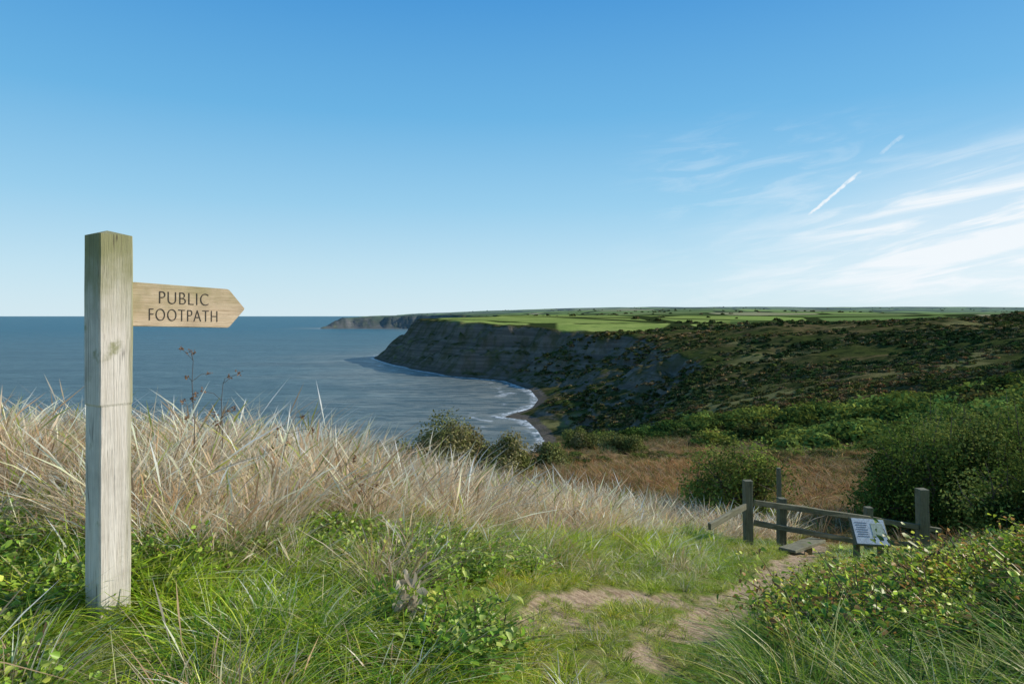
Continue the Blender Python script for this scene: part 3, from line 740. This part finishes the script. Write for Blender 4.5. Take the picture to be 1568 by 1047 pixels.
# ------------------------------------------------------------------ dead umbel stems above the bank
def deadplant(name, x_, y_, h, nbr, lean):
    z0 = hz(x_, y_); base = np.array([x_, y_, z0]); tip = base + np.array([lean, .05, h]); paths = []
    t = np.linspace(0, 1, 7)[:, None]; main = base * (1 - t) + tip * t + np.array([.03, 0, 0]) * np.sin(t * 5)
    paths.append((main, np.linspace(.005, .002, 7)))
    hp = []
    for i in range(nbr):
        b0 = main[rng.integers(3, 7)]; e1 = b0 + np.array([rng.normal(0, .07), rng.normal(0, .06), rng.uniform(.02, .09)])
        m_ = (b0 + e1) / 2 + np.array([rng.normal(0, .02), 0, .02]); paths.append(([b0, m_, e1], [.002, .0017, .0012])); hp.append(e1)
    V, Q = tube_mesh(paths, 5); em = link(bpy.data.objects.new(name, None))
    o = link(bpy.data.objects.new('stems', mesh_arrays('stems', V, Q, mat=M_BARK))); o.parent = em
    P = np.repeat(np.array(hp), 12, 0) + rng.normal(size=(12 * nbr, 3)) * .011
    C = np.array([[.3, .17, .09]]) * rng.uniform(.5, 1.6, (len(P), 1))
    V, Fc, CC = leaf_quads(P, .018, rng.normal(size=P.shape), C, 'leaf')
    o = link(bpy.data.objects.new('seed_heads', mesh_arrays('seed_heads', V, Fc, col=CC, mat=M_DRY))); o.parent = em
deadplant('dead_hogweed', -2.52, 5.3, .98, 10, .05)
deadplant('dead_hogweed', -2.40, 5.5, .82, 8, .08)
deadplant('dead_hogweed', -2.0, 5.5, .62, 7, .25)
deadplant('dead_hogweed', -1.0, 5.2, .6, 7, -.3)
Pd = np.array([-.48, 3.15, hz(-.48, 3.15) + .16]) + rng.normal(size=(60, 3)) * np.array([.035, .03, .07])
V, Fc, CC = leaf_quads(Pd, .05, rng.normal(size=Pd.shape) * np.array([1, 1, .3]), np.array([[.55, .46, .33]]) * rng.uniform(.5, 1.4, (60, 1)), 'leaf')
link(bpy.data.objects.new('withered_dock', mesh_arrays('withered_dock', V, Fc, col=CC, mat=M_DRY)))

# ------------------------------------------------------------------ sun and sky
S = Vector((math.sin(SUN_B) * math.cos(SUN_E), math.cos(SUN_B) * math.cos(SUN_E), math.sin(SUN_E)))
sl = bpy.data.lights.new('sun', 'SUN'); sl.energy = 5.0; sl.angle = math.radians(.5); sl.color = (1, .95, .86)
so = link(bpy.data.objects.new('sun', sl)); so.rotation_euler = S.to_track_quat('Z', 'Y').to_euler()
wd = bpy.data.worlds.new('World'); scene.world = wd; wd.use_nodes = True
nt = wd.node_tree; nt.nodes.clear(); b = NB(nt)
sky = b.n('ShaderNodeTexSky', sky_type='NISHITA'); sky.sun_disc = False; sky.sun_elevation = SUN_E; sky.sun_rotation = SUN_B
sky.altitude = 80; sky.air_density = 1.0; sky.dust_density = .4; sky.ozone_density = 2.0
tcw = b.n('ShaderNodeTexCoord').outputs['Generated']
sx = b.n('ShaderNodeSeparateXYZ'); b.l(tcw, sx.inputs[0])
az = b.m('ARCTAN2', sx.outputs[0], sx.outputs[1]); el = b.m('ARCSINE', sx.outputs[2])
grad = b.ramp(b.m('DIVIDE', el, 1.5708), [(0, (.68, .86, .95)), (.04, (.55, .79, .93)), (.10, (.33, .65, .89)), (.18, (.15, .48, .82)), (.28, (.065, .33, .73)), (.45, (.04, .2, .5)), (1, (.03, .13, .34))])
vm = b.n('ShaderNodeVectorMath', operation='SCALE'); b.l(grad, vm.inputs[0]); vm.inputs['Scale'].default_value = 10.0
skyc = b.mix(.88, sky.outputs[0], vm.outputs[0])
cb = b.n('ShaderNodeCombineXYZ'); b.l(az, cb.inputs[0]); b.l(el, cb.inputs[1])
def stk(sc, rot, nz, det, dist, loc=(0, 0, 0)):
    return b.noise(b.mapping(b.mapping(cb.outputs[0], rot=(0, 0, rot), loc=loc), sc), nz, det, .6, dist)
c1 = b.mr(stk((1, 9, 1), -.16, 5, 8, .6), .42, .66)
c2 = b.mr(stk((1, 5, 1), -.10, 9, 8, .9, (3, 1, 0)), .45, .7)
band = b.m('MULTIPLY', b.mr(az, .22, .60), b.m('MULTIPLY', b.mr(el, .01, .05), b.mr(b.m('SUBTRACT', el, b.m('MULTIPLY', az, .15)), .15, .04)))
low = b.m('MULTIPLY', b.mr(az, .0, .5), b.m('MULTIPLY', b.mr(el, .0, .02), b.mr(el, .15, .03)))
wis = b.m('MULTIPLY', b.m('MULTIPLY', b.mr(az, .12, .3), b.mr(az, .62, .35)), b.m('MULTIPLY', b.mr(el, .09, .16), b.mr(el, .30, .2)))
cl = b.m('ADD', b.m('MULTIPLY', b.m('MULTIPLY_ADD', c1, .75, .4), b.m('MULTIPLY', band, 1.0)), b.m('MULTIPLY', b.m('MULTIPLY', c2, wis), .2))
cl = b.m('ADD', cl, b.m('MULTIPLY', b.m('MULTIPLY_ADD', c2, .7, .2), b.m('MULTIPLY', low, .4)))
a0, e0_, phi = math.radians(23.3), math.radians(7.6), math.radians(39.4)
da = b.m('SUBTRACT', az, a0); de = b.m('SUBTRACT', el, e0_)
al = b.m('ADD', b.m('MULTIPLY', da, math.cos(phi)), b.m('MULTIPLY', de, math.sin(phi)))
pr = b.m('ADD', b.m('MULTIPLY', da, -math.sin(phi)), b.m('MULTIPLY', de, math.cos(phi)))
nzz = b.noise(cb.outputs[0], 60, 4, .6)
pr = b.m('ABSOLUTE', b.m('ADD', pr, b.m('MULTIPLY', b.m('SUBTRACT', nzz, .5), .009)))
ct = b.m('MULTIPLY', b.mr(pr, .0035, .0008), b.m('MULTIPLY', b.mr(al, -.004, .012), b.m('ADD', b.mr(al, .092, .07), b.m('MULTIPLY', b.m('MULTIPLY', b.mr(al, .11, .12), b.mr(al, .15, .14)), .4))))
ct = b.m('MULTIPLY', ct, b.mr(nzz, .3, .55, .25, .9))
cl = b.m('MAXIMUM', cl, ct); cl = b.m('MINIMUM', cl, .95)
col = b.mix(cl, skyc, (9.0, 9.5, 9.9))
bg = b.n('ShaderNodeBackground'); bg.inputs['Strength'].default_value = .1; b.l(col, bg.inputs[0])
o = b.n('ShaderNodeOutputWorld'); b.l(bg.outputs[0], o.inputs[0])

# ------------------------------------------------------------------ camera
cam = bpy.data.cameras.new('camera'); cam.sensor_width = 36; cam.lens = 24; cam.shift_y = -39.5 / 1568
cam.clip_start = .05; cam.clip_end = 500000
co = link(bpy.data.objects.new('camera', cam)); co.location = (0, 0, EYE); co.rotation_euler = (math.radians(90), 0, 0)
scene.camera = co
scene.view_settings.view_transform = 'Standard'; scene.view_settings.look = 'None'; scene.view_settings.exposure = 0
